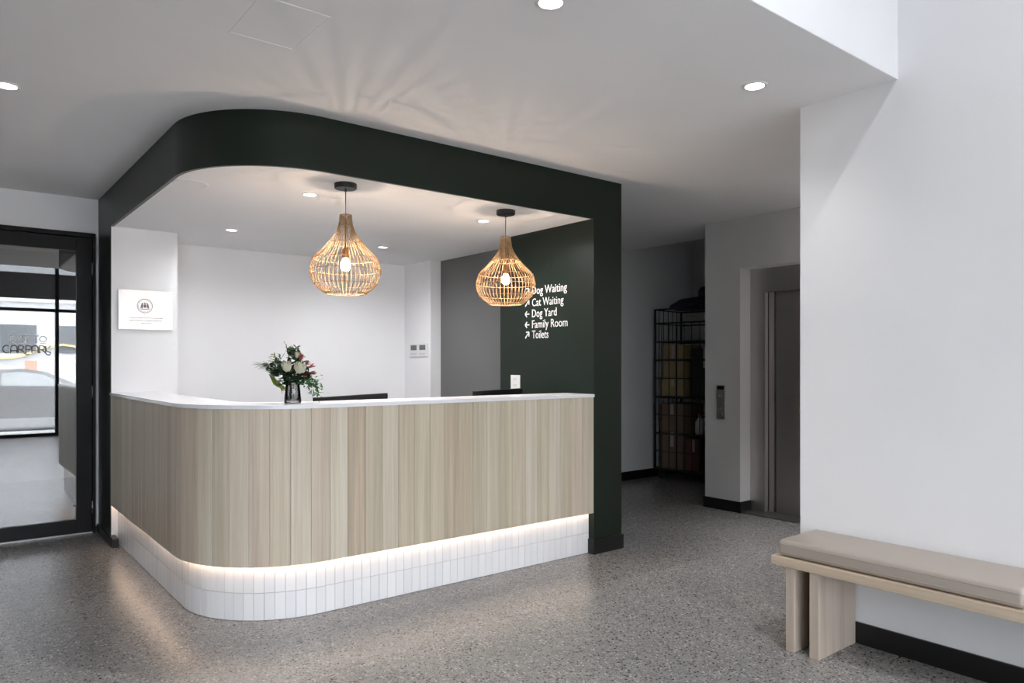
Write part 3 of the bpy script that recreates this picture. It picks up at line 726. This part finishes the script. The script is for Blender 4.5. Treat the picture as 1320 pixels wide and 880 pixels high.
for x in (.06, W_-.06):
    for y in (.08, D_-.08):
        bm = bmesh.new(); alathe(bm, [(.0001, -.02), (.055, -.02), (.055, .02), (.0001, .02)], n=18); c_ = obj('castor', bm, K, cg); c_.rotation_euler = (PI/2, 0, 0); c_.location = (x, y, .055)
Tm = Matrix.Translation((CX, CY, 0)) @ Matrix.Rotation(CA, 4, 'Z')
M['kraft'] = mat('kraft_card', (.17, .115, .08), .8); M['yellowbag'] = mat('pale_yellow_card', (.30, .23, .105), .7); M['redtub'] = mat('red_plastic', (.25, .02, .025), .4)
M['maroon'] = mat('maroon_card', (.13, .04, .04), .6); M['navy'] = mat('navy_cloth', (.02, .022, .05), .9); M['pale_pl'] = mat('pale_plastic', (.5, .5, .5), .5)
def inbox(name, x0, x1, y0, y1, z0, z1, m, label, cat, g=None, lid=True):
    bm = bmesh.new(); abox(bm, x0, x1, y0, y1, 0, z1-z0); bmesh.ops.bevel(bm, geom=bm.edges[:], offset=.006, segments=2, affect='EDGES')
    o = obj(name, bm, m); o.matrix_world = Tm @ Matrix.Translation((0, 0, z0)); tag(o, label, cat, g)
    if lid: s_ = box('packing_tape', (x0+x1)/2-.02, (x0+x1)/2+.02, y0-.001, y1+.001, (z1-z0)*.6, z1-z0+.001, M['vinyl'], o)
    return o
GC = 'boxes inside the wire cage'
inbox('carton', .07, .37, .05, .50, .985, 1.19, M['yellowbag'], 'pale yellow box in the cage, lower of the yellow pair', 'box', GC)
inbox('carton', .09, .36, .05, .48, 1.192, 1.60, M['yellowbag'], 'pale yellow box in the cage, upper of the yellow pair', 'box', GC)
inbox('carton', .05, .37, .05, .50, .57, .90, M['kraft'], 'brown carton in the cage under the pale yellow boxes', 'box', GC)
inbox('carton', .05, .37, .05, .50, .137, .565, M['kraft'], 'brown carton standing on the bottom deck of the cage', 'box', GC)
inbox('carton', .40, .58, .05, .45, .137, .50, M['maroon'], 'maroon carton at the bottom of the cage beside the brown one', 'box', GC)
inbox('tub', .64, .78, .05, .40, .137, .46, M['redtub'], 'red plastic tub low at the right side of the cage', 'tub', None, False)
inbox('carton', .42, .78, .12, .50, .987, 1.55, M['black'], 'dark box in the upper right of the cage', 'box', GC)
for i, x in enumerate((.52, .66)):
    bm = bmesh.new(); alathe(bm, [(.05, 0), (.055, .01), (.055, .15), (.02, .19), (.02, .22)], c=(0, 0, 0), n=18); o = obj('bottle', bm, M['pale_pl'], None, True); o.matrix_world = Tm @ Matrix.Translation((x, .15, .551))
    tag(o, ['pale plastic bottle on the cage shelf, nearer the middle', 'pale plastic bottle on the cage shelf, at the far right'][i], 'bottle', 'bottles on the cage shelf')
    bm = bmesh.new(); alathe(bm, [(.022, .22), (.022, .245)], n=14); obj('cap', bm, M['grey_pl'], o)
# cloth bundle lying on top rails of the cage
bm = bmesh.new(); bmesh.ops.create_icosphere(bm, subdivisions=4, radius=1)
for v in bm.verts:
    n_ = math.sin(v.co.x*5+v.co.z*3)*.06+math.sin(v.co.y*7)*.05; k = 1+n_
    v.co = Vector((v.co.x*.27*k, v.co.y*.25*k, max(v.co.z, -.35)*.10*k + max(0, v.co.x)*.07))
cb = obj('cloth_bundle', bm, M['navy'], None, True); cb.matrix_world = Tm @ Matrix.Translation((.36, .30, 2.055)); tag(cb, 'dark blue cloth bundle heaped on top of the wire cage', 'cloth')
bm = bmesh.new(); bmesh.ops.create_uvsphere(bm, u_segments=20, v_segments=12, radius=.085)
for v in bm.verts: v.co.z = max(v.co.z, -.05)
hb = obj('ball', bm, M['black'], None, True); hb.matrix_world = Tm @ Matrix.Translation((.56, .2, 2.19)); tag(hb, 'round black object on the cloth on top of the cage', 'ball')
